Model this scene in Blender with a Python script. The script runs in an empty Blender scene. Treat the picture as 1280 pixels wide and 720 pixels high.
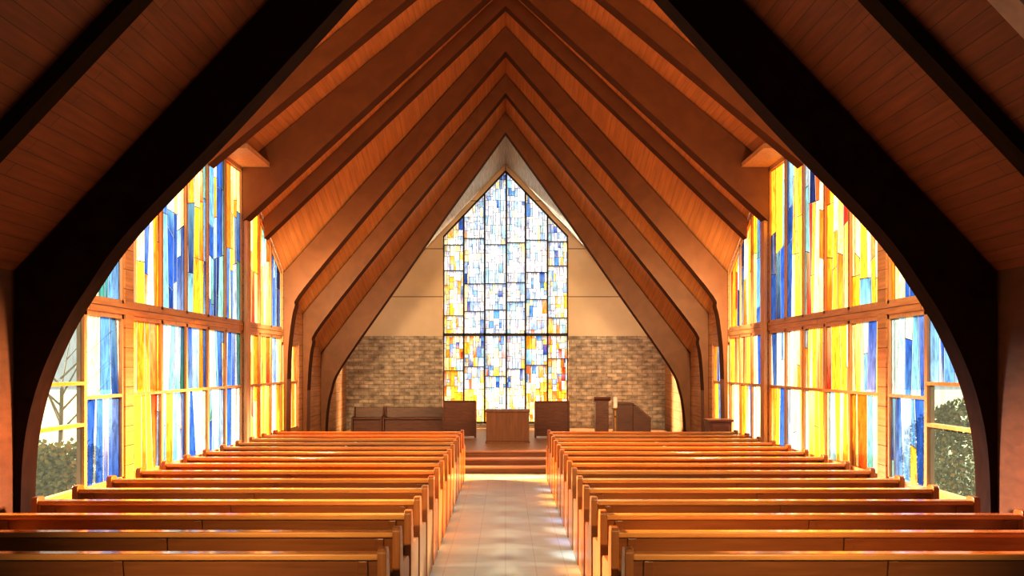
import bpy, bmesh, math, random
from mathutils import Vector, noise
random.seed(7)
C = bpy.context.scene.collection
F, CX, CY, H = 1100.0, 632.0, 457.0, 2.0
def P(off, y, Y): return (off*Y/F, H+(CY-y)*Y/F)

# ---------------------------------------------------------------- materials
def newmat(name):
    m = bpy.data.materials.new(name); m.use_nodes = True
    nt = m.node_tree; b = nt.nodes['Principled BSDF']
    return m, nt, b
def N(nt, t, **kw):
    n = nt.nodes.new(t)
    for k, v in kw.items(): setattr(n, k, v)
    return n
def ramp(nt, stops):
    r = N(nt, 'ShaderNodeValToRGB'); e = r.color_ramp.elements
    while len(e) < len(stops): e.new(0.5)
    for i, (p, c) in enumerate(stops): e[i].position = p; e[i].color = (*c, 1)
    return r
def wood(name, c1, c2, scale=(1, 12, 12), rough=0.4, coat=0.0, spec=0.5):
    m, nt, b = newmat(name)
    tc = N(nt, 'ShaderNodeTexCoord'); mp = N(nt, 'ShaderNodeMapping'); mp.inputs['Scale'].default_value = scale
    nz = N(nt, 'ShaderNodeTexNoise'); nz.inputs['Scale'].default_value = 2.2; nz.inputs['Detail'].default_value = 6; nz.inputs['Distortion'].default_value = 0.6
    r = ramp(nt, [(0.3, c1), (0.7, c2)])
    nt.links.new(tc.outputs['Object'], mp.inputs['Vector']); nt.links.new(mp.outputs['Vector'], nz.inputs['Vector'])
    nt.links.new(nz.outputs['Fac'], r.inputs['Fac']); nt.links.new(r.outputs['Color'], b.inputs['Base Color'])
    b.inputs['Roughness'].default_value = rough; b.inputs['Coat Weight'].default_value = coat; b.inputs['Specular IOR Level'].default_value = spec
    return m
def planks(name, c1, c2, cm, w=2.6, h=0.13, mort=0.006, rough=0.5, offs=0.5, var=(0.6, 1.2), nsc=(1.2, 14, 1), bump=0.4):
    m, nt, b = newmat(name)
    uv = N(nt, 'ShaderNodeUVMap'); br = N(nt, 'ShaderNodeTexBrick'); br.offset = offs
    br.inputs['Color1'].default_value = (*c1, 1); br.inputs['Color2'].default_value = (*c2, 1); br.inputs['Mortar'].default_value = (*cm, 1)
    br.inputs['Scale'].default_value = 1; br.inputs['Brick Width'].default_value = w; br.inputs['Row Height'].default_value = h
    br.inputs['Mortar Size'].default_value = mort; br.inputs['Mortar Smooth'].default_value = 0.2
    mp = N(nt, 'ShaderNodeMapping'); mp.inputs['Scale'].default_value = nsc
    nz = N(nt, 'ShaderNodeTexNoise'); nz.inputs['Scale'].default_value = 1.5; nz.inputs['Detail'].default_value = 5
    r = ramp(nt, [(0.25, (var[0],)*3), (0.75, (var[1],)*3)])
    mx = N(nt, 'ShaderNodeMixRGB', blend_type='MULTIPLY'); mx.inputs['Fac'].default_value = 1
    nt.links.new(uv.outputs['UV'], br.inputs['Vector']); nt.links.new(uv.outputs['UV'], mp.inputs['Vector']); nt.links.new(mp.outputs['Vector'], nz.inputs['Vector'])
    nt.links.new(nz.outputs['Fac'], r.inputs['Fac']); nt.links.new(br.outputs['Color'], mx.inputs['Color1']); nt.links.new(r.outputs['Color'], mx.inputs['Color2'])
    nt.links.new(mx.outputs['Color'], b.inputs['Base Color'])
    bp = N(nt, 'ShaderNodeBump'); bp.inputs['Strength'].default_value = bump; bp.inputs['Distance'].default_value = 0.01
    inv = N(nt, 'ShaderNodeMath', operation='SUBTRACT'); inv.inputs[0].default_value = 1
    nt.links.new(br.outputs['Fac'], inv.inputs[1]); nt.links.new(inv.outputs[0], bp.inputs['Height']); nt.links.new(bp.outputs['Normal'], b.inputs['Normal'])
    b.inputs['Roughness'].default_value = rough
    return m
def plain(name, c, rough=0.5, metal=0.0, var=0.15, sc=8):
    m, nt, b = newmat(name)
    tc = N(nt, 'ShaderNodeTexCoord'); nz = N(nt, 'ShaderNodeTexNoise'); nz.inputs['Scale'].default_value = sc; nz.inputs['Detail'].default_value = 4
    r = ramp(nt, [(0.3, tuple(x*(1-var) for x in c)), (0.7, tuple(min(1, x*(1+var)) for x in c))])
    nt.links.new(tc.outputs['Object'], nz.inputs['Vector']); nt.links.new(nz.outputs['Fac'], r.inputs['Fac']); nt.links.new(r.outputs['Color'], b.inputs['Base Color'])
    b.inputs['Roughness'].default_value = rough; b.inputs['Metallic'].default_value = metal
    return m
M = {}
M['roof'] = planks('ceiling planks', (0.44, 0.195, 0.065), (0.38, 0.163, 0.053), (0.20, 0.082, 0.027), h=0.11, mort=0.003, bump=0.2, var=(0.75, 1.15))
M['roofnear'] = planks('shaded entrance ceiling planks', (0.20, 0.070, 0.024), (0.17, 0.058, 0.020), (0.07, 0.024, 0.009), h=0.12, mort=0.004, bump=0.25, var=(0.7, 1.15))  # darker copy of the ceiling planks; the near roof's shade is in the colour
M['wallwood'] = planks('wall planks', (0.52, 0.27, 0.11), (0.45, 0.225, 0.09), (0.18, 0.08, 0.03), w=3.0, h=0.22)
M['wallnear'] = wood('shaded entrance wall wood', (0.085, 0.036, 0.015), (0.12, 0.05, 0.021), (1, 2, 6), 0.6, spec=0.2)  # wall wood darkened near the camera, shade put into the colour
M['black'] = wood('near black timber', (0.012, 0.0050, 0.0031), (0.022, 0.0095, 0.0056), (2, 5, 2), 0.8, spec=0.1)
M['beam'] = wood('brown glulam', (0.145, 0.058, 0.021), (0.19, 0.078, 0.029), (1.5, 6, 1.5), 0.5, spec=0.3)
M['beamshade'] = wood('shade-painted glulam soffit', (0.060, 0.024, 0.009), (0.082, 0.033, 0.013), (1.5, 6, 1.5), 0.85, spec=0.05)  # copy of the rib wood, darkened to paint shade on the undersides
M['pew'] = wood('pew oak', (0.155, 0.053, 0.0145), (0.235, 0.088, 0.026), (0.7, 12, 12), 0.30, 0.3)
M['rail'] = wood('lit pew rail oak', (0.46, 0.215, 0.068), (0.60, 0.305, 0.10), (0.7, 12, 12), 0.20, 0.5)  # brighter copy of pew oak; light on rails and seats is painted in
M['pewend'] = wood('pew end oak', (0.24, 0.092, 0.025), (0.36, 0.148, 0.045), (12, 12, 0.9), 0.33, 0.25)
M['frame'] = wood('window frame wood', (0.40, 0.22, 0.105), (0.52, 0.30, 0.15), (8, 8, 1), 0.5)
M['lead'] = plain('lead', (0.028, 0.028, 0.032), 0.6)
M['darkwood'] = wood('dark furniture wood', (0.085, 0.027, 0.013), (0.15, 0.052, 0.025), (2, 12, 12), 0.4, 0.1)
M['altar'] = wood('altar wood', (0.14, 0.058, 0.026), (0.21, 0.09, 0.042), (12, 12, 1), 0.4)
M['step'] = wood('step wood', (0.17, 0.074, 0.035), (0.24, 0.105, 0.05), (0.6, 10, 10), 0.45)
M['nosing'] = wood('lit step nosing wood', (0.34, 0.19, 0.105), (0.43, 0.245, 0.135), (0.6, 10, 10), 0.4)  # lighter copy of step wood, paints the lit step edges
M['floor'] = planks('floor tiles', (0.58, 0.82, 1.0), (0.545, 0.77, 0.97), (0.43, 0.60, 0.76), w=0.30, h=0.30, mort=0.004, rough=0.38, offs=0.0, nsc=(3, 3, 1), var=(0.90, 1.0), bump=0.15)
M['stone'] = planks('rubble stone courses', (0.60, 0.50, 0.39), (0.40, 0.33, 0.255), (0.33, 0.27, 0.21), w=0.27, h=0.10, mort=0.009, rough=0.9, nsc=(3.5, 6, 1), var=(0.38, 1.35), bump=0.9)
M['plaster'] = planks('plaster panels', (0.74, 0.61, 0.44), (0.71, 0.58, 0.42), (0.3, 0.2, 0.12), w=6.0, h=1.28, mort=0.014, rough=0.8, offs=0.0, nsc=(1, 1, 1), var=(0.88, 1.05))
M['ceilwhite'] = planks('pale planks', (0.46, 0.41, 0.35), (0.42, 0.37, 0.32), (0.3, 0.26, 0.22), mort=0.003)
M['pale'] = plain('pale strip', (0.45, 0.41, 0.37), 0.5)
M['ground'] = plain('lawn and paving', (0.085, 0.088, 0.072), 0.9, sc=0.5)
M['leaf'] = plain('leaf green', (0.17, 0.21, 0.125), 0.7, var=0.15, sc=5)
M['bark'] = plain('bark', (0.20, 0.18, 0.165), 0.8)
M['brass'] = plain('brass', (0.85, 0.65, 0.32), 0.28, 1.0)
M['wax'] = plain('white wax', (0.9, 0.88, 0.82), 0.5)
def glassmat(name, emi=0.25, clear=False):
    m = bpy.data.materials.new(name); m.use_nodes = True; nt = m.node_tree; nt.nodes.clear()
    out = N(nt, 'ShaderNodeOutputMaterial'); tr = N(nt, 'ShaderNodeBsdfTransparent'); em = N(nt, 'ShaderNodeBsdfTranslucent'); mx = N(nt, 'ShaderNodeMixShader')
    at = N(nt, 'ShaderNodeAttribute', attribute_name='Col')
    tc = N(nt, 'ShaderNodeTexCoord'); mp = N(nt, 'ShaderNodeMapping'); mp.inputs['Scale'].default_value = (5, 5, 1.6)
    nz = N(nt, 'ShaderNodeTexNoise'); nz.inputs['Scale'].default_value = 2.0; nz.inputs['Detail'].default_value = 4; nz.inputs['Distortion'].default_value = 1.6
    r = ramp(nt, [(0.3, (0.48, 0.43, 0.43)), (0.62, (1.0, 1.0, 1.0))])
    mu = N(nt, 'ShaderNodeMixRGB', blend_type='MULTIPLY'); mu.inputs['Fac'].default_value = 0.3 if clear else 1
    L = nt.links.new
    L(tc.outputs['Object'], mp.inputs['Vector']); L(mp.outputs['Vector'], nz.inputs['Vector']); L(nz.outputs['Fac'], r.inputs['Fac'])
    L(at.outputs['Color'], mu.inputs['Color1']); L(r.outputs['Color'], mu.inputs['Color2'])
    L(mu.outputs['Color'], tr.inputs['Color']); L(mu.outputs['Color'], em.inputs['Color'])
    mx.inputs['Fac'].default_value = emi
    L(tr.outputs[0], mx.inputs[1]); L(em.outputs[0], mx.inputs[2]); L(mx.outputs[0], out.inputs['Surface'])
    return m
M['glass'] = glassmat('stained glass', 0.11)
M['clear'] = glassmat('clear glass', 0.014, clear=True)

# ---------------------------------------------------------------- mesh helpers
def box(bm, x0, x1, y0, y1, z0, z1):
    v = [bm.verts.new(p) for p in ((x0,y0,z0),(x1,y0,z0),(x1,y1,z0),(x0,y1,z0),(x0,y0,z1),(x1,y0,z1),(x1,y1,z1),(x0,y1,z1))]
    for f in ((0,3,2,1),(4,5,6,7),(0,1,5,4),(1,2,6,5),(2,3,7,6),(3,0,4,7)): bm.faces.new([v[i] for i in f])
def prism(bm, poly, fn, a, b, alt=()):    # 2-D polygon extruded between depths a and b; fn(u, v, depth) -> xyz; edges in alt get material slot 1
    va = [bm.verts.new(fn(u, v, a)) for u, v in poly]; vb = [bm.verts.new(fn(u, v, b)) for u, v in poly]
    bm.faces.new(va); bm.faces.new(vb[::-1]); n = len(poly)
    for i in range(n):
        f = bm.faces.new((va[i], vb[i], vb[(i+1) % n], va[(i+1) % n]))
        if i in alt: f.material_index = 1
def lathe(bm, prof, n=16, cx=0, cy=0):
    rings = []
    for r, z in prof:
        rings.append([bm.verts.new((cx+r*math.cos(2*math.pi*i/n), cy+r*math.sin(2*math.pi*i/n), z)) for i in range(n)])
    for a, b in zip(rings, rings[1:]):
        for i in range(n): bm.faces.new((a[i], a[(i+1) % n], b[(i+1) % n], b[i]))
    bm.faces.new(rings[0][::-1]); bm.faces.new(rings[-1])
def tube(bm, p, q, r0, r1, n=8):
    p, q = Vector(p), Vector(q); d = (q-p).normalized(); a = d.orthogonal().normalized(); b = d.cross(a)
    A = [bm.verts.new(p+r0*(a*math.cos(2*math.pi*i/n)+b*math.sin(2*math.pi*i/n))) for i in range(n)]
    B = [bm.verts.new(q+r1*(a*math.cos(2*math.pi*i/n)+b*math.sin(2*math.pi*i/n))) for i in range(n)]
    for i in range(n): bm.faces.new((A[i], A[(i+1) % n], B[(i+1) % n], B[i]))
    bm.faces.new(A[::-1]); bm.faces.new(B)
def boxuv(me):
    uv = me.uv_layers.new(name='UVMap')
    for p in me.polygons:
        n = p.normal; ax = max(range(3), key=lambda i: abs(n[i]))
        for li in p.loop_indices:
            c = me.vertices[me.loops[li].vertex_index].co
            uv.data[li].uv = ((c.y, c.z) if ax == 0 else (c.x, c.z) if ax == 1 else (c.x, c.y))
def obj(name, bm, mat, parent=None, bevel=0, smooth=False, loc=None, recalc=True):
    if recalc: bmesh.ops.recalc_face_normals(bm, faces=bm.faces)
    me = bpy.data.meshes.new(name); bm.to_mesh(me); bm.free()
    if not me.uv_layers: boxuv(me)
    for m in (mat if isinstance(mat, (list, tuple)) else [mat]): me.materials.append(m)
    o = bpy.data.objects.new(name, me); C.objects.link(o)
    if parent: o.parent = parent
    if loc: o.location = loc
    if bevel:
        b = o.modifiers.new('bevel', 'BEVEL'); b.width = bevel; b.segments = 2; b.limit_method = 'ANGLE'
    if smooth:
        for p in me.polygons: p.use_smooth = True
    return o
def tag(o, label, cat, group=None):
    o['label'] = label; o['category'] = cat
    if group: o['group'] = group
    return o
def thing(name, label, cat, loc=(0,0,0), rz=0, group=None):
    o = bpy.data.objects.new(name, None); C.objects.link(o); o.location = loc; o.rotation_euler = (0,0,rz)
    return tag(o, label, cat, group)
def struct(name, bm, mat, **k):
    o = obj(name, bm, mat, **k); o['kind'] = 'structure'; return o
def dup(root, loc, rz=0):
    r = root.copy(); C.objects.link(r); r.location = loc; r.rotation_euler = (0,0,rz)
    for ch in list(root.children):
        c = ch.copy(); C.objects.link(c); c.parent = r
        for g in list(ch.children):
            d = g.copy(); C.objects.link(d); d.parent = c
    return r
def B(): return bmesh.new()
def smoothpts(pts, k=5):
    out = []
    for i in range(len(pts)-1):
        p0 = pts[max(i-1, 0)]; p1 = pts[i]; p2 = pts[i+1]; p3 = pts[min(i+2, len(pts)-1)]
        for j in range(k):
            t = j/k
            out.append(tuple(0.5*((2*p1[a])+(-p0[a]+p2[a])*t+(2*p0[a]-5*p1[a]+4*p2[a]-p3[a])*t*t+(-p0[a]+3*p1[a]-3*p2[a]+p3[a])*t**3) for a in (0, 1)))
    out.append(pts[-1]); return out

W = 4.25                       # inner face of the side walls
YB = 23.5                      # back wall
YW = 18.1                      # far end of the side windows
# ---------------------------------------------------------------- profiles of roof bays and arches
def prof(pts, Y): return [P(o, y, Y) for o, y in pts]
def to_wall(p0, p1):           # straight line p0->p1 carried to the wall plane
    t = (W-p0[0])/(p1[0]-p0[0]); return [(0.0, p0[1]), (W, p0[1]+t*(p1[1]-p0[1]))]
Y1, Y2, Y3, Y4, Y5 = 7.6, 14.2, 16.8, 18.4, 20.2
T1, TB = 0.24, 0.32
O1 = to_wall(*prof([(0,-316),(612,335)], Y1))
O2 = to_wall(*prof([(0,-66),(328,205)], Y2))
O3 = to_wall(*prof([(0,32),(278,340)], Y3))
O4 = to_wall(*prof([(0,92),(254,392)], Y4))
O5 = to_wall(*prof([(0,140),(231,442)], Y5))
OB = to_wall(*prof([(0,205),(199,416)], YB))
I1 = smoothpts(prof([(0,-204),(184,0),(335,165),(456,292),(507,362),(539,415),(565,474),(580,530),(586,580),(588,640)], Y1+T1)) + [(4.195, 0.0)]
I2 = [P(0,-26,Y2), (W-0.01, P(0,276,Y2)[1])]
YR = 12.52
IR = [(0.0, O2[0][1]-0.38), (W-0.01, O2[1][1]-0.38)]
YM = 15.45
tm = (YM-Y2-0.1)/(Y3-Y2)
OM = [(0.0, O2[0][1]*(1-tm)+O3[0][1]*tm), (W, O2[1][1]*(1-tm)+O3[1][1]*tm)]
IM = [(0.0, OM[0][1]-0.32), (W-0.01, OM[1][1]-0.36)]
I3 = [P(0,64,Y3)] + smoothpts(prof([(130,214),(250,357),(264,384),(269,410),(272,440),(273,474)], Y3)) + [(4.20, 0.0)]
I4 = [P(0,116,Y4)] + smoothpts(prof([(120,264),(230,403),(242,430),(246,456),(248,488)], Y4)) + [(4.17, 0.0)]
I5 = [P(0,165,Y5)] + smoothpts(prof([(79,275),(140,363),(206,458),(219,489),(224,516),(226,548)], Y5)) + [(4.15, 0.0)]

def arch(label, Y, inner, outer, t, mat, foot='leg', group='timber roof arches'):
    e = thing('timber_arch', label, 'arch', (0, Y, 0), 0, group)
    ow = [(outer[0][0], outer[0][1]-0.012), (W-0.01, outer[1][1]-0.012)]
    for s in (-1, 1):
        bm = B()
        if foot == 'leg': poly = list(inner) + [(W-0.01, 0.0)] + ow[::-1]
        else: poly = list(inner) + ow[::-1]
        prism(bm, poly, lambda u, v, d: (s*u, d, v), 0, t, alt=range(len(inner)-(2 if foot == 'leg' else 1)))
        obj('half_arch', bm, [mat, M['black'] if mat is M['black'] else M['beamshade']], e)
        if foot == 'post':
            bm = B(); z = inner[-1][1]
            box(bm, min(s*4.18, s*(W-0.01)), max(s*4.18, s*(W-0.01)), 0.05, t-0.05, 0, z+0.02); obj('post', bm, M['frame'], e, 0.01)
    return e
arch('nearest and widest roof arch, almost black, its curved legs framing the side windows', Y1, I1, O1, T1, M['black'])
arch('slim brown pair of rafters ending on the heads of the tall side windows', YR, IR, O2, 0.26, M['beam'], 'none')
arch('brown roof arch whose straight rafters end high on posts between the tall side windows', Y2, I2, O2, 0.30, M['beam'], 'post')
arch('slim brown pair of rafters ending on the sloping heads of the far side windows', YM, IM, OM, 0.24, M['beam'], 'none')
arch('brown roof arch with rounded knees beside the last side windows', Y3, I3, O3, TB, M['beam'])
arch('brown roof arch second from the stone back wall', Y4, I4, O4, TB, M['beam'])
arch('brown roof arch closest to the stone back wall, framing the tall pointed window', Y5, I5, O5, TB, M['beam'])

# ceilings: lofted bays with metre UVs
def bay(Ya, Yb, pa, pb, mat, n=10, m=4):
    bm = B(); uvl = bm.loops.layers.uv.new('UVMap')
    for s in (-1, 1):
        g = []
        for i in range(m+1):
            t = i/m; row = []
            a = [pa[k][1]*(1-t)+pb[k][1]*t for k in (0, 1)]
            for j in range(n+1):
                q = j/n; row.append((bm.verts.new((s*W*q, Ya+(Yb-Ya)*t, a[0]*(1-q)+a[1]*q)), q))
            g.append(row)
        L = math.hypot(W, pa[0][1]-pa[1][1])
        for i in range(m):
            for j in range(n):
                f = bm.faces.new((g[i][j][0], g[i+1][j][0], g[i+1][j+1][0], g[i][j+1][0]))
                for lp in f.loops:
                    q = abs(lp.vert.co.x)/W
                    lp[uvl].uv = (lp.vert.co.y, q*L)
    return struct('ceiling', bm, mat)
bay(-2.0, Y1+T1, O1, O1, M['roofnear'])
bay(Y1+T1, Y2+0.1, O2, O2, M['roof'])
bay(Y2+0.1, Y3+0.1, O2, O3, M['roof'])
bay(Y3+0.1, Y4+0.1, O3, O4, M['roof'])
bay(Y4+0.1, Y5+0.1, O4, O5, M['roof'])
bay(Y5+0.1, YB, O5, OB, M['ceilwhite'])
bm = B()                                                            # step between low entrance roof and high nave roof
for s in (-1, 1):
    prism(bm, [O1[0], O1[1], O2[1], O2[0]], lambda u, v, d: (s*u, d, v), Y1+T1+0.005, Y1+T1+0.08)
struct('wall_gable', bm, M['roof'])

# narrow roof strips near the camera
def strip(name, ya, yb, depth, mat, sides):
    for s in sides:
        bm = B(); p = [O1[0], O1[1], (W, O1[1][1]-depth), (0.0, O1[0][1]-depth)]
        p = [(u, v-0.005) for u, v in p]
        prism(bm, p, lambda u, v, d: (s*u, d, v), ya, yb); struct(name, bm, mat)
strip('trim_1', 6.0, 6.18, 0.14, M['black'], (-1,)); strip('trim_2', 6.0, 6.18, 0.14, M['black'], (1,))
strip('trim_3', 5.10, 5.30, 0.05, M['pale'], (1,))
for s, nm in ((-1, 'trim_4'), (1, 'trim_5')):                        # small pale ledge over the end of the tall windows
    bm = B(); a, b = sorted((s*3.80, s*(W-0.005))); box(bm, a, b, 12.95, 14.18, 5.20, 5.27); struct(nm, bm, M['frame'])

# floor, ground, walls
bm = B(); box(bm, -W-0.15, W+0.15, -2.0, YB+0.1, -0.12, 0); struct('floor', bm, M['floor'])
bm = B(); box(bm, -45, 45, -10, 80, -0.4, -0.2); struct('ground', bm, M['ground'])
for s, nm in ((-1, 'wall_left'), (1, 'wall_right')):
    a, b = sorted((s*W, s*(W+0.15)))
    def wb(y0, y1, z0, z1): box(bm, a, b, y0, y1, z0, z1)
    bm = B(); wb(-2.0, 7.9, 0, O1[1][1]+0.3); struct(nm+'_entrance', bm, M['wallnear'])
    bm = B()
    wb(7.9, YW, 0, 0.72); wb(7.9, 16.8, 2.57, 2.69); wb(16.8, YW, 2.45, 4.2)
    wb(9.84, 10.06, 0.72, 2.57); wb(9.84, 10.06, 2.69, 5.2); wb(14.28, 14.44, 0.72, 2.57); wb(14.28, 14.44, 2.69, 5.2)
    wb(7.9, 14.5, 5.2, 5.4); wb(YW, YB, 0, 4.2)
    struct(nm, bm, M['wallwood'])
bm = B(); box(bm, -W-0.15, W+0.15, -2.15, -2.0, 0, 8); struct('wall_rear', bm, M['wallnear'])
# back wall with the pointed window opening
hw, zb, ze, za = 1.675, 0.45, 5.46, 7.23
ZS = 2.79
bk = lambda u, v, d: (u, d, v)
bm = B()
for s in (-1, 1):
    prism(bm, [(s*hw, 0), (s*(W+0.15), 0), (s*(W+0.15), ZS), (s*hw, ZS)], bk, YB-0.04, YB+0.15)
prism(bm, [(-hw, 0), (hw, 0), (hw, zb), (-hw, zb)], bk, YB-0.04, YB+0.15)
struct('wall_back_lower', bm, M['stone'])
bm = B()
for s in (-1, 1):
    prism(bm, [(s*hw, ZS), (s*(W+0.15), ZS), (s*(W+0.15), 3.6), (s*hw, 6.6), (0, 8.2), (0, za), (s*hw, ze)], bk, YB, YB+0.15)
struct('wall_back_upper', bm, M['plaster'])

# ---------------------------------------------------------------- stained glass
def clip(poly, p, n):                     # keep the side where (x-p).n >= 0
    out = []
    for i in range(len(poly)):
        a, b = poly[i], poly[(i+1) % len(poly)]
        da = (a[0]-p[0])*n[0]+(a[1]-p[1])*n[1]; db = (b[0]-p[0])*n[0]+(b[1]-p[1])*n[1]
        if da >= 0: out.append(a)
        if (da > 0 > db) or (da < 0 < db):
            t = da/(da-db); out.append((a[0]+t*(b[0]-a[0]), a[1]+t*(b[1]-a[1])))
    return out
def area(p): return 0.5*sum(p[i][0]*p[(i+1) % len(p)][1]-p[(i+1) % len(p)][0]*p[i][1] for i in range(len(p)))
def shatter(poly, mw, mh, tilt, out):
    if len(poly) < 3 or abs(area(poly)) < 1e-4: return
    us = [p[0] for p in poly]; vs = [p[1] for p in poly]; w = max(us)-min(us); h = max(vs)-min(vs)
    rw, rh = w/mw, h/mh
    if max(rw, rh) < random.uniform(1.1, 2.6): out.append(poly); return
    t = random.uniform(0.22, 0.78)
    if rw > rh:
        p = (min(us)+t*w, min(vs)+h/2); a = random.gauss(0, tilt); n = (math.cos(a), math.sin(a))
    else:
        p = (min(us)+w/2, min(vs)+t*h); a = random.gauss(0, tilt*4); n = (math.sin(a), math.cos(a))
    shatter(clip(poly, p, n), mw, mh, tilt, out); shatter(clip(poly, p, (-n[0], -n[1])), mw, mh, tilt, out)
PAL = dict(y=(.97,.52,.055), a=(.95,.34,.03), o=(.82,.16,.018), r=(.45,.035,.02), b=(.03,.095,.44), m=(.12,.30,.70), c=(.36,.60,.78),
           w=(.84,.84,.83), k=(.95,.76,.44), g=(.05,.20,.18), n=(.02,.03,.12), l=(.60,.65,.86), s=(.30,.44,.76), t=(.20,.48,.60))
def pick(s): return PAL[random.choice(s)]
def col_side(u, v, seed):
    f = noise.noise(Vector((u*1.9+seed*3.1, v*0.22+seed, 0.0)))+0.2*noise.noise(Vector((u*6, v*0.5, seed)))
    if v > 2.6:
        if f > 0.01: return pick('yyyaaakoookr')
        if f > -0.08: return pick('kyayorlkaoy')
        return pick('bbbmmsstcgnbn')
    if f > 0.0: return pick('yyyaaokkkra')
    if f > -0.12: return pick('kykcwokakww')
    return pick('bbmmsstbcgkw')
def col_blue(u, v, seed): return pick('bmsmccls')
def col_back(u, v, seed):
    e = abs(u)/hw; left = u < 0
    if v < 1.45: return pick('ykakwlyo' if e > 0.3 else 'kwclslwy')
    if v < 2.9:
        if random.random() < (0.14+0.56*e): return pick('ykaykokrwka')
        return pick('smclwlslwclwlb')
    if random.random() < (0.72 if left else 0.28)*max(0, e-0.50)*2*(1.35-(v-2.9)/4.5): return pick('yakkwyk')
    f = noise.noise(Vector((u*1.6, v*0.5, 3.0)))
    if f > 0.0: return pick('wclwlsllcwkwslwl')
    return pick('wlscslwlwlmlwsklcb')
def inset(poly, d):
    if area(poly) < 0: poly = poly[::-1]
    out = []; n = len(poly)
    for i in range(n):
        p0, p1, p2 = Vector(poly[i-1]), Vector(poly[i]), Vector(poly[(i+1) % n])
        if (p1-p0).length < 1e-6 or (p2-p1).length < 1e-6: return poly, None
        e1 = (p1-p0).normalized(); e2 = (p2-p1).normalized(); n1 = Vector((-e1.y, e1.x)); n2 = Vector((-e2.y, e2.x))
        k = max(0.15, 1+n1.dot(n2))
        out.append(tuple(p1+(n1+n2)*(d/k)))
    return poly, out
def glaze(panels, fn, depth, lead, seed, mw, mh, tilt, parent, frame_polys, fa, fb, clear=(), fmat='frame', dim=0.82):
    """panels: (stained polygon, colour function); clear: plain polygons; frame_polys extruded between depths fa..fb"""
    bg, bl = B(), B(); cl = bg.loops.layers.float_color.new('Col')
    for pn, colf in panels:
        pcs = []; shatter(pn, mw, mh, tilt, pcs)
        for p in pcs:
            cu = sum(q[0] for q in p)/len(p); cv = sum(q[1] for q in p)/len(p)
            p, ins = inset(p, lead)
            if ins is None or area(ins) < 1e-4: ins = None
            c = colf(cu, cv, seed); c2 = colf(cu, cv, seed); j = random.uniform(dim, 1.0); kk = random.uniform(0.15, 0.6)
            fp = ins if ins else p
            v0 = min(q[1] for q in fp); v1 = max(q[1] for q in fp)+1e-6; flip = random.random() < 0.5
            f = bg.faces.new([bg.verts.new(fn(u, v, depth)) for u, v in fp])
            for lp, (u, v) in zip(f.loops, fp):
                t = (v-v0)/(v1-v0); t = kk*(1-t if flip else t)
                lp[cl] = tuple((c[i]*(1-t)+c2[i]*t)*j for i in range(3))+(1,)
            if ins:
                va = [bl.verts.new(fn(u, v, depth-0.003)) for u, v in p]; vb = [bl.verts.new(fn(u, v, depth-0.003)) for u, v in ins]
                for i in range(len(p)): bl.faces.new((va[i], va[(i+1) % len(p)], vb[(i+1) % len(p)], vb[i]))
    if panels:
        obj('stained_glass', bg, M['glass'], parent, recalc=False); obj('leading', bl, M['lead'], parent, recalc=False)
    else: bg.free(); bl.free()
    if clear:
        bc = B(); cl = bc.loops.layers.float_color.new('Col')
        for pn in clear:
            f = bc.faces.new([bc.verts.new(fn(u, v, depth)) for u, v in pn])
            for lp in f.loops: lp[cl] = (.38, .44, .42, 1)
        o = obj('clear_glass', bc, M['clear'], parent, recalc=False); o['label'] = 'plain clear glass panes'
    bf = B()
    for p in frame_polys: prism(bf, p, fn, fa, fb)
    obj('window_frame', bf, M[fmat], parent)
wn = [0]
def window():
    wn[0] += 1
    e = bpy.data.objects.new('window_%d' % wn[0], None); C.objects.link(e); e['kind'] = 'structure'; return e
def rect(a, b, c, d): return [(a, c), (b, c), (b, d), (a, d)]
# the pointed window in the back wall
e = window(); panels = []; fr = []
def topz(x): return za-(za-ze)*abs(x)/hw
cols = [-hw, -1.12, -0.56, 0.02, 0.53, 1.12, hw]
for i in range(6):
    a, b = cols[i], cols[i+1]
    whole = [(a, zb), (b, zb), (b, topz(b)), (a, topz(a))]
    rl = [zb, 1.95+random.uniform(-.25,.25), 2.83, 3.5+random.uniform(-.25,.3), 4.45+random.uniform(-.3,.3), 5.5+random.uniform(-.3,.1), 8.0]
    for k, (z0, z1) in enumerate(zip(rl, rl[1:])):
        p = clip(clip(whole, (0, z0), (0, 1)), (0, z1), (0, -1))
        if len(p) >= 3: panels.append((p, col_back))
        if k and z0 != 2.83 and z0 < min(topz(a), topz(b))-0.1: fr.append(rect(a+0.02, b-0.02, z0-0.010, z0+0.010))
for x in cols[1:-1]: fr.append(rect(x-0.023, x+0.023, zb, topz(x)-0.01))
fr.append(rect(-hw, hw, 2.79, 2.865))
fr += [rect(-hw, -hw+0.04, zb, ze), rect(hw-0.04, hw, zb, ze), rect(-hw, hw, zb, zb+0.05)]
fr += [[(-hw, ze-0.06), (0, za-0.06), (0, za), (-hw, ze)], [(hw, ze), (0, za), (0, za-0.06), (hw, ze-0.06)]]
glaze(panels, bk, YB+0.06, 0.005, 5, 0.075, 0.18, 0.0, e, fr, YB+0.02, YB+0.10, fmat='lead')
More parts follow.
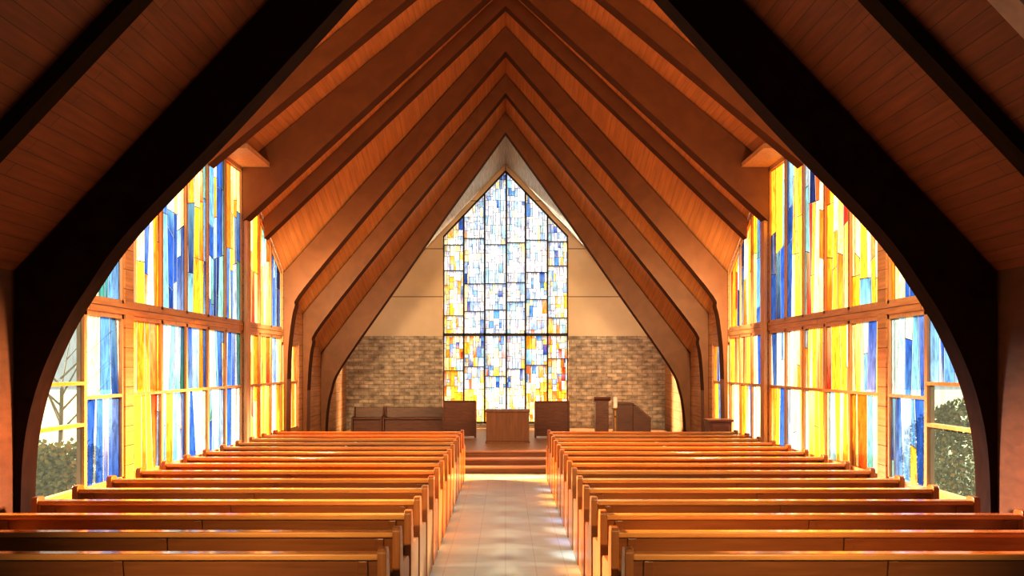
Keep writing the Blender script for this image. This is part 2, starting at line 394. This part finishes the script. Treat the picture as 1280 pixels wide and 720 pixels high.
# side windows
for s in (-1, 1):
    fn = lambda u, v, d: (s*d, u, v)
    G, FA, FB = W+0.05, W+0.02, W+0.10
    def side_window(muls, zlo, ztop, bars, seed, clearcols=()):
        e = window(); a, b = muls[0], muls[-1]; panels, clear, fr = [], [], []
        for i in range(len(muls)-1):
            u0, u1 = muls[i], muls[i+1]
            whole = [(u0, zlo), (u1, zlo), (u1, ztop(u1)), (u0, ztop(u0))]
            cc = clearcols and i == clearcols[0]
            bs = [zlo]+list(clearcols[1] if cc else bars)+[9]
            for k, (z0, z1) in enumerate(zip(bs, bs[1:])):
                p = clip(clip(whole, (0, z0), (0, 1)), (0, z1), (0, -1))
                if len(p) < 3: continue
                if cc and k < clearcols[2]: clear.append(p)
                else: panels.append((p, col_blue if cc else col_side))
                if k: fr.append(rect(u0+0.03, u1-0.03, z0-0.018, z0+0.018))
        for u in muls[1:-1]: fr.append([(u-0.03, zlo), (u+0.03, zlo), (u+0.03, ztop(u)-0.01), (u-0.03, ztop(u)-0.01)])
        fr += [rect(a, a+0.04, zlo, ztop(a)), rect(b-0.04, b, zlo, ztop(b)), rect(a, b, zlo, zlo+0.04)]
        fr.append([(a, ztop(a)-0.05), (b, ztop(b)-0.05), (b, ztop(b)), (a, ztop(a))])
        glaze(panels, fn, G, 0.005, seed, 0.155, 0.68, 0.05, e, fr, FA, FB, clear, dim=0.72)
    lo = lambda y: 2.57
    hi = lambda y: 5.2
    zt3 = O3[1][1]
    slope = lambda y: 5.25+(zt3-5.25)*(y-14.3)/(16.9-14.3)-0.05
    sd = 2 if s < 0 else 9
    mu = [10.06, 10.95, 11.8, 12.65, 13.45, 14.28]
    side_window([7.9, 8.95, 9.84], 0.72, lo, [1.67], sd, (0, [1.40, 1.82], 3 if s < 0 else 2))
    side_window([7.9, 8.95, 9.84], 2.69, hi, [3.9], sd, ())
    side_window(mu, 0.72, lo, [1.67], sd+1)
    side_window(mu, 2.69, hi, [], sd+1)
    side_window([14.44, 15.3, 16.05, 16.8], 0.72, lo, [1.67], sd+2)
    side_window([14.44, 15.3, 16.05, 16.8], 2.69, slope, [], sd+2)
    side_window([16.8, 17.45, YW], 0.72, lambda y: 2.45, [1.67], sd+3)
    # wall sliver closing the slanted top of the last window
    bm = B(); prism(bm, [(14.44, slope(14.44)), (16.8, slope(16.8)), (16.8, 5.4), (14.44, 5.4)], fn, W+0.01, W+0.15)
    struct('wall_left_upper' if s < 0 else 'wall_right_upper', bm, M['wallwood'])

# ---------------------------------------------------------------- pews
ORD = ['nearest', 'second', 'third', 'fourth', 'fifth', 'sixth', 'seventh', 'eighth', 'ninth', 'tenth', 'eleventh', 'twelfth', 'thirteenth', 'fourteenth', 'farthest']
def make_pew():
    L = 3.28; h = L/2
    e = thing('pew', '', 'pew')
    sx = lambda u, v, d: (d, u, v)
    bm = B(); prism(bm, [(0.0, 0.83), (0.025, 0.83), (0.125, 0.14), (0.10, 0.14)], sx, -h+0.05, h-0.05)
    for xx in (-h+0.12, -0.03, h-0.18): prism(bm, [(-0.012, 0.81), (0.003, 0.81), (0.103, 0.14), (0.088, 0.14)], sx, xx, xx+0.06)
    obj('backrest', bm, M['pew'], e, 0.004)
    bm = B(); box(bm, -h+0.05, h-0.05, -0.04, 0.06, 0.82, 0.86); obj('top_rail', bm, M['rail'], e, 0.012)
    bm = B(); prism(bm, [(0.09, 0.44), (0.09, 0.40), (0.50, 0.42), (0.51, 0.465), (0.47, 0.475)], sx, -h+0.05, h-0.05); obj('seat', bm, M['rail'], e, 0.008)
    pr = [(-0.05,0.0),(-0.05,0.87),(-0.035,0.89),(0.055,0.89),(0.08,0.87),(0.13,0.65),(0.16,0.61),(0.48,0.59),(0.51,0.56),(0.51,0.0)]
    for s in (-1, 1):
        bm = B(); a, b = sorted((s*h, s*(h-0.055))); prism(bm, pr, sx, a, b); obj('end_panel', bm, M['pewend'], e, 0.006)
    return e
first = make_pew(); used = False
for k in range(15):
    Yk = 5.36+0.70*k
    for s in (-1, 1):
        loc = (s*2.36, Yk, 0)
        if not used: o = first; o.location = loc; used = True
        else: o = dup(first, loc)
        sd = 'left' if s < 0 else 'right'
        o['label'] = ('orange-brown wooden pew %s of the aisle, %s row from the camera' % (sd, ORD[k])) if k < 14 else 'orange-brown wooden pew %s of the aisle, farthest row, closest to the altar steps' % sd
        o['category'] = 'pew'; o['group'] = 'pews %s of the aisle' % sd

# ---------------------------------------------------------------- platform and its furniture
ZP = 0.34
e = thing('altar_platform', 'reddish wooden platform with two low steps at the end of the aisle', 'platform', (0, 16.3, 0))
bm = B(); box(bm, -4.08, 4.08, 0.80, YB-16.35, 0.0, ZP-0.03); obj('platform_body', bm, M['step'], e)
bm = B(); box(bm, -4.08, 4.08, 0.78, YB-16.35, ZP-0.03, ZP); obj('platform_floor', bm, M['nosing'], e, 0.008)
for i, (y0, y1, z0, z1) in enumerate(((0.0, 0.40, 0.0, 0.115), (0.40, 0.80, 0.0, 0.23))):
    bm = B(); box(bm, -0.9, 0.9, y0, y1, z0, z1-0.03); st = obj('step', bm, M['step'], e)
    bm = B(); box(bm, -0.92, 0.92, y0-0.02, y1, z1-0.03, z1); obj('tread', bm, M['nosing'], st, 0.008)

e = thing('altar', 'square brown wooden altar standing at the top of the steps', 'altar', (0.045, 18.8, ZP))
bm = B(); box(bm, -0.46, 0.46, 0.02, 0.52, 0.04, 0.66); obj('body', bm, M['altar'], e, 0.01)
bm = B(); box(bm, -0.475, 0.475, 0.0, 0.54, 0.66, 0.71); obj('top', bm, M['altar'], e, 0.01)
bm = B(); box(bm, -0.475, 0.475, 0.0, 0.54, 0.0, 0.04); obj('plinth', bm, M['altar'], e, 0.008)

def desk(name, label, cat, x, y, w, hgt):          # upright panel with a reading ledge and two side panels
    e = thing(name, label, cat, (x, y, ZP)); h = w/2
    bm = B(); box(bm, -h+0.03, h-0.03, 0.03, 0.06, 0.04, hgt-0.03); obj('front_panel', bm, M['darkwood'], e, 0.004)
    bm = B(); prism(bm, [(-0.01, hgt-0.03), (-0.01, hgt), (0.34, hgt-0.05), (0.34, hgt-0.08)], lambda u, v, d: (d, u, v), -h, h); obj('ledge', bm, M['darkwood'], e, 0.006)
    for s in (-1, 1):
        bm = B(); a, b = sorted((s*h, s*(h-0.04))); prism(bm, [(0.01, 0), (0.01, hgt-0.035), (0.32, hgt-0.08), (0.32, 0)], lambda u, v, d: (d, u, v), a, b); obj('side_panel', bm, M['darkwood'], e, 0.006)
    bm = B(); box(bm, -h+0.05, h-0.05, 0.06, 0.30, 0.30, 0.325); obj('shelf', bm, M['darkwood'], e, 0.004)
desk('prayer_desk', 'upright plain dark wooden desk left of the altar under the tall window', 'desk', -1.06, 20.2, 0.76, 0.86)
desk('prayer_desk', 'upright plain dark wooden desk right of the altar under the tall window', 'desk', 1.07, 20.2, 0.80, 0.85)
def bench(label, x, y, w, hgt, rz=0):
    e = thing('choir_bench', label, 'bench', (x, y, ZP), rz); h = w/2
    bm = B(); prism(bm, [(0.40, 0.1), (0.43, 0.1), (0.47, hgt), (0.44, hgt)], lambda u, v, d: (d, u, v), -h+0.03, h-0.03); obj('backrest', bm, M['darkwood'], e, 0.006)
    bm = B(); box(bm, -h+0.03, h-0.03, 0.02, 0.42, 0.40, 0.435); obj('seat', bm, M['darkwood'], e, 0.006)
    bm = B(); box(bm, -h+0.03, h-0.03, 0.10, 0.125, 0.06, 0.40); obj('front_panel', bm, M['darkwood'], e, 0.004)
    for s in (-1, 1):
        bm = B(); a, b = sorted((s*h, s*(h-0.035)))
        prism(bm, [(0.0,0),(0.0,0.45),(0.34,0.47),(0.43,hgt+0.01),(0.49,hgt+0.01),(0.48,0)], lambda u, v, d: (d, u, v), a, b); obj('end_panel', bm, M['darkwood'], e, 0.006)
bench('long low dark wooden bench against the stone left of the tall window', -2.17, 20.6, 1.42, 0.66)
bench('short low dark wooden bench beside the left leg of the last arch', -3.255, 20.6, 0.72, 0.66)

e = thing('lectern', 'tall narrow dark wooden lectern right of the altar before the stone wall', 'lectern', (2.25, 20.5, ZP))
bm = B(); box(bm, -0.15, 0.15, 0.0, 0.30, 0.05, 0.84); obj('body', bm, M['darkwood'], e, 0.01)
bm = B(); box(bm, -0.18, 0.18, -0.03, 0.33, 0.0, 0.05); obj('base', bm, M['darkwood'], e, 0.006)
bm = B(); prism(bm, [(-0.05,0.90),(-0.05,0.94),(0.36,0.84),(0.36,0.80),(0.0,0.84)], lambda u, v, d: (d, u, v), -0.19, 0.19); obj('reading_top', bm, M['darkwood'], e, 0.006)

e = thing('candle_stand', 'brass floor candlestick with white candle beside the lectern', 'candlestick', (2.53, 20.3, ZP))
bm = B(); lathe(bm, [(0.11,0),(0.11,0.02),(0.045,0.05),(0.024,0.10),(0.024,0.45),(0.045,0.48),(0.024,0.51),(0.024,0.62),(0.075,0.67),(0.08,0.69)]); obj('stand', bm, M['brass'], e, smooth=False)
bm = B(); lathe(bm, [(0.05,0.69),(0.05,0.93),(0.03,0.945)]); obj('candle', bm, M['wax'], e)

# low piano seen from its end: the key lid slopes down to the right
e = thing('piano', 'low dark wooden piano with sloping key lid at the right end of the platform', 'piano', (3.02, 20.7, ZP))
xz = lambda u, v, d: (u, d, v)
bm = B(); box(bm, -0.38, -0.02, 0.0, 0.95, 0.05, 0.74); obj('case', bm, M['darkwood'], e, 0.01)
bm = B(); box(bm, -0.40, 0.0, -0.02, 0.97, 0.74, 0.77); obj('lid', bm, M['darkwood'], e, 0.008)
ck = [(-0.02, 0.06), (-0.02, 0.73), (0.06, 0.72), (0.40, 0.42), (0.40, 0.06)]
for y0 in (0.0, 0.89):
    bm = B(); prism(bm, ck, xz, y0, y0+0.06); obj('cheek', bm, M['darkwood'], e, 0.006)
bm = B(); prism(bm, [(0.02, 0.71), (0.04, 0.74), (0.42, 0.42), (0.40, 0.39)], xz, -0.01, 0.96); obj('key_lid', bm, M['altar'], e, 0.004)
bm = B(); box(bm, -0.02, 0.39, 0.06, 0.89, 0.32, 0.37); obj('key_bed', bm, M['darkwood'], e, 0.006)
bm = B(); box(bm, -0.40, 0.41, -0.01, 0.96, 0.0, 0.06); obj('plinth', bm, M['darkwood'], e, 0.006)

e = thing('side_cabinet', 'small dark wooden cabinet below the windows behind the right pews', 'cabinet', (3.9, 15.95, 0))
bm = B(); box(bm, -0.20, 0.20, 0.0, 0.40, 0.05, 0.98); obj('body', bm, M['darkwood'], e, 0.008)
bm = B(); box(bm, -0.23, 0.23, -0.03, 0.43, 0.98, 1.02); obj('top', bm, M['darkwood'], e, 0.006)
d = B(); box(d, -0.16, 0.16, -0.02, 0.0, 0.12, 0.92); dr = obj('door', d, M['darkwood'], e, 0.006)
k = B(); lathe(k, [(0.012,0),(0.016,0.012),(0.01,0.02)], 10, 0.12, -0.03); kn = obj('knob', k, M['brass'], dr); kn.location = (0, 0, 0.55)
bm = B(); box(bm, -0.18, 0.18, 0.02, 0.38, 0.0, 0.05); obj('base', bm, M['darkwood'], e)

# ---------------------------------------------------------------- outdoors
def bush(name, x, y, rx, ry, h, label, n=5200, boxy=False):
    e = thing(name, label, name, (x, y, -0.2))
    bm = B()
    for i in range(n):
        if boxy:
            p = Vector((random.uniform(-rx, rx), random.uniform(-ry, ry), random.uniform(0.02, h)*(1+0.08*noise.noise(Vector((x+i*0.001, y, 1.0))))))
        else:
            a = random.uniform(0, 6.28); q = random.uniform(-1, 1); rr = random.uniform(0.35, 1.0)*(1+0.25*noise.noise(Vector((a*2, q*3, x))))
            sq = math.sqrt(1-q*q); p = Vector((rx*rr*sq*math.cos(a), ry*rr*sq*math.sin(a), max(0.02, h*0.5+h*0.5*q)))
        d = Vector((random.gauss(0,1), random.gauss(0,1), random.gauss(0.3,1))).normalized()*0.07; s2 = d.orthogonal().normalized()*0.027
        bm.faces.new([bm.verts.new(v) for v in (p, p+d*0.5+s2, p+d, p+d*0.5-s2)])
    obj('foliage', bm, M['leaf'], e, recalc=False)
    bm = B()
    for i in range(5): tube(bm, (0,0,0), (0.4*rx*math.cos(i*1.3), 0.4*ry*math.sin(i*1.3), h*0.6), 0.03, 0.012)
    obj('stems', bm, M['bark'], e)
bush('shrub', 6.0, 11.4, 0.85, 0.85, 1.75, 'green leafy shrub outside the clear panes of the right window', 11000)
bush('hedge', -5.8, 10.5, 0.85, 0.22, 1.25, 'low clipped green hedge outside the clear panes of the left window', 12000, True)
e = thing('bare_tree', 'thin bare tree outside the clear panes of the left window', 'tree', (-6.1, 12.0, -0.2))
bm = B(); tube(bm, (0,0,0), (0.05,0,1.9), 0.035, 0.025)
for i in range(9):
    a = i*2.4; z = 1.3+0.09*i; q = Vector((0.7*math.cos(a), 0.7*math.sin(a), z+0.7)); tube(bm, (0.03,0,z), q, 0.015, 0.005, 6)
    tube(bm, q*0.6+Vector((0,0,z*0.4)), q+Vector((0.2*math.sin(a), 0.25, 0.15)), 0.008, 0.004, 5)
obj('branches', bm, M['bark'], e)

# ---------------------------------------------------------------- light
w = bpy.data.worlds.new('World'); bpy.context.scene.world = w; w.use_nodes = True
bgn = w.node_tree.nodes['Background']; bgn.inputs['Color'].default_value = (1.0, 0.97, 0.92, 1); bgn.inputs['Strength'].default_value = 1.5
def sun(name, d, st, col, ang=1.5):
    l = bpy.data.lights.new(name, 'SUN'); l.energy = st; l.color = col; l.angle = math.radians(ang)
    o = bpy.data.objects.new(name, l); C.objects.link(o); o.rotation_euler = Vector(d).to_track_quat('-Z', 'Y').to_euler()
sun('sun', (1.0, -0.42, -0.42), 95, (1, 0.84, 0.58), 9); sun('fill_sun', (-1.0, -0.22, -0.36), 85, (1, 0.83, 0.56), 8)  # the second sun, from the right, is an added fill
def arealamp(name, loc, target, sx, sy, power, col, spread=180):
    l = bpy.data.lights.new(name, 'AREA'); l.shape = 'RECTANGLE'; l.size = sx; l.size_y = sy; l.energy = power; l.color = col; l.spread = math.radians(spread)
    o = bpy.data.objects.new(name, l); C.objects.link(o); o.location = loc
    o.rotation_euler = (Vector(target)-Vector(loc)).to_track_quat('-Z', 'Y').to_euler()
for s in (-1, 1):
    arealamp('nave_fill', (s*3.3, 8.05, 3.4), (-s*1.0, 17, 3.8), 0.3, 1.0, 125, (1, 0.74, 0.40))  # added fill behind the nearest arch, no fixture there
    arealamp('choir_fill', (s*3.7, 14.62, 3.0), (s*2.8, 19, 2.4), 0.2, 1.0, 110, (1, 0.74, 0.40), 120)  # added unseen fill for the far rib faces and knees
    arealamp('sanctuary_fill', (s*2.9, 20.75, 4.2), (s*2.6, 23.5, 1.8), 0.2, 0.6, 44 if s > 0 else 34, (1, 0.84, 0.64), 90)  # added unseen fill, stands in for warm sun patches on the stone
    arealamp('pew_fill', (s*3.2, -1.2, 3.6), (s*1.35, 6.6, 0.7), 0.3, 0.2, 18, (1, 0.68, 0.32), 26)  # added fill behind the camera, brightens near pew tops and backs
arealamp('entrance_fill', (0, -1.5, 3.2), (0, 7, 0.4), 4.0, 1.0, 28, (1, 0.80, 0.58), 130)  # broad unseen fill added behind the camera

sc = bpy.context.scene
sc.view_settings.view_transform = 'Standard'; sc.view_settings.look = 'None'
sc.view_settings.exposure = 0.12; sc.view_settings.gamma = 0.84
cam = bpy.data.cameras.new('camera'); co = bpy.data.objects.new('camera', cam); C.objects.link(co)
co.location = (0, 0, H); co.rotation_euler = (math.pi/2, 0, 0)
cam.sensor_width = 36; cam.lens = F/1280*36; cam.shift_x = (640-CX)/1280; cam.shift_y = (CY-360)/1280; cam.clip_end = 300
sc.camera = co
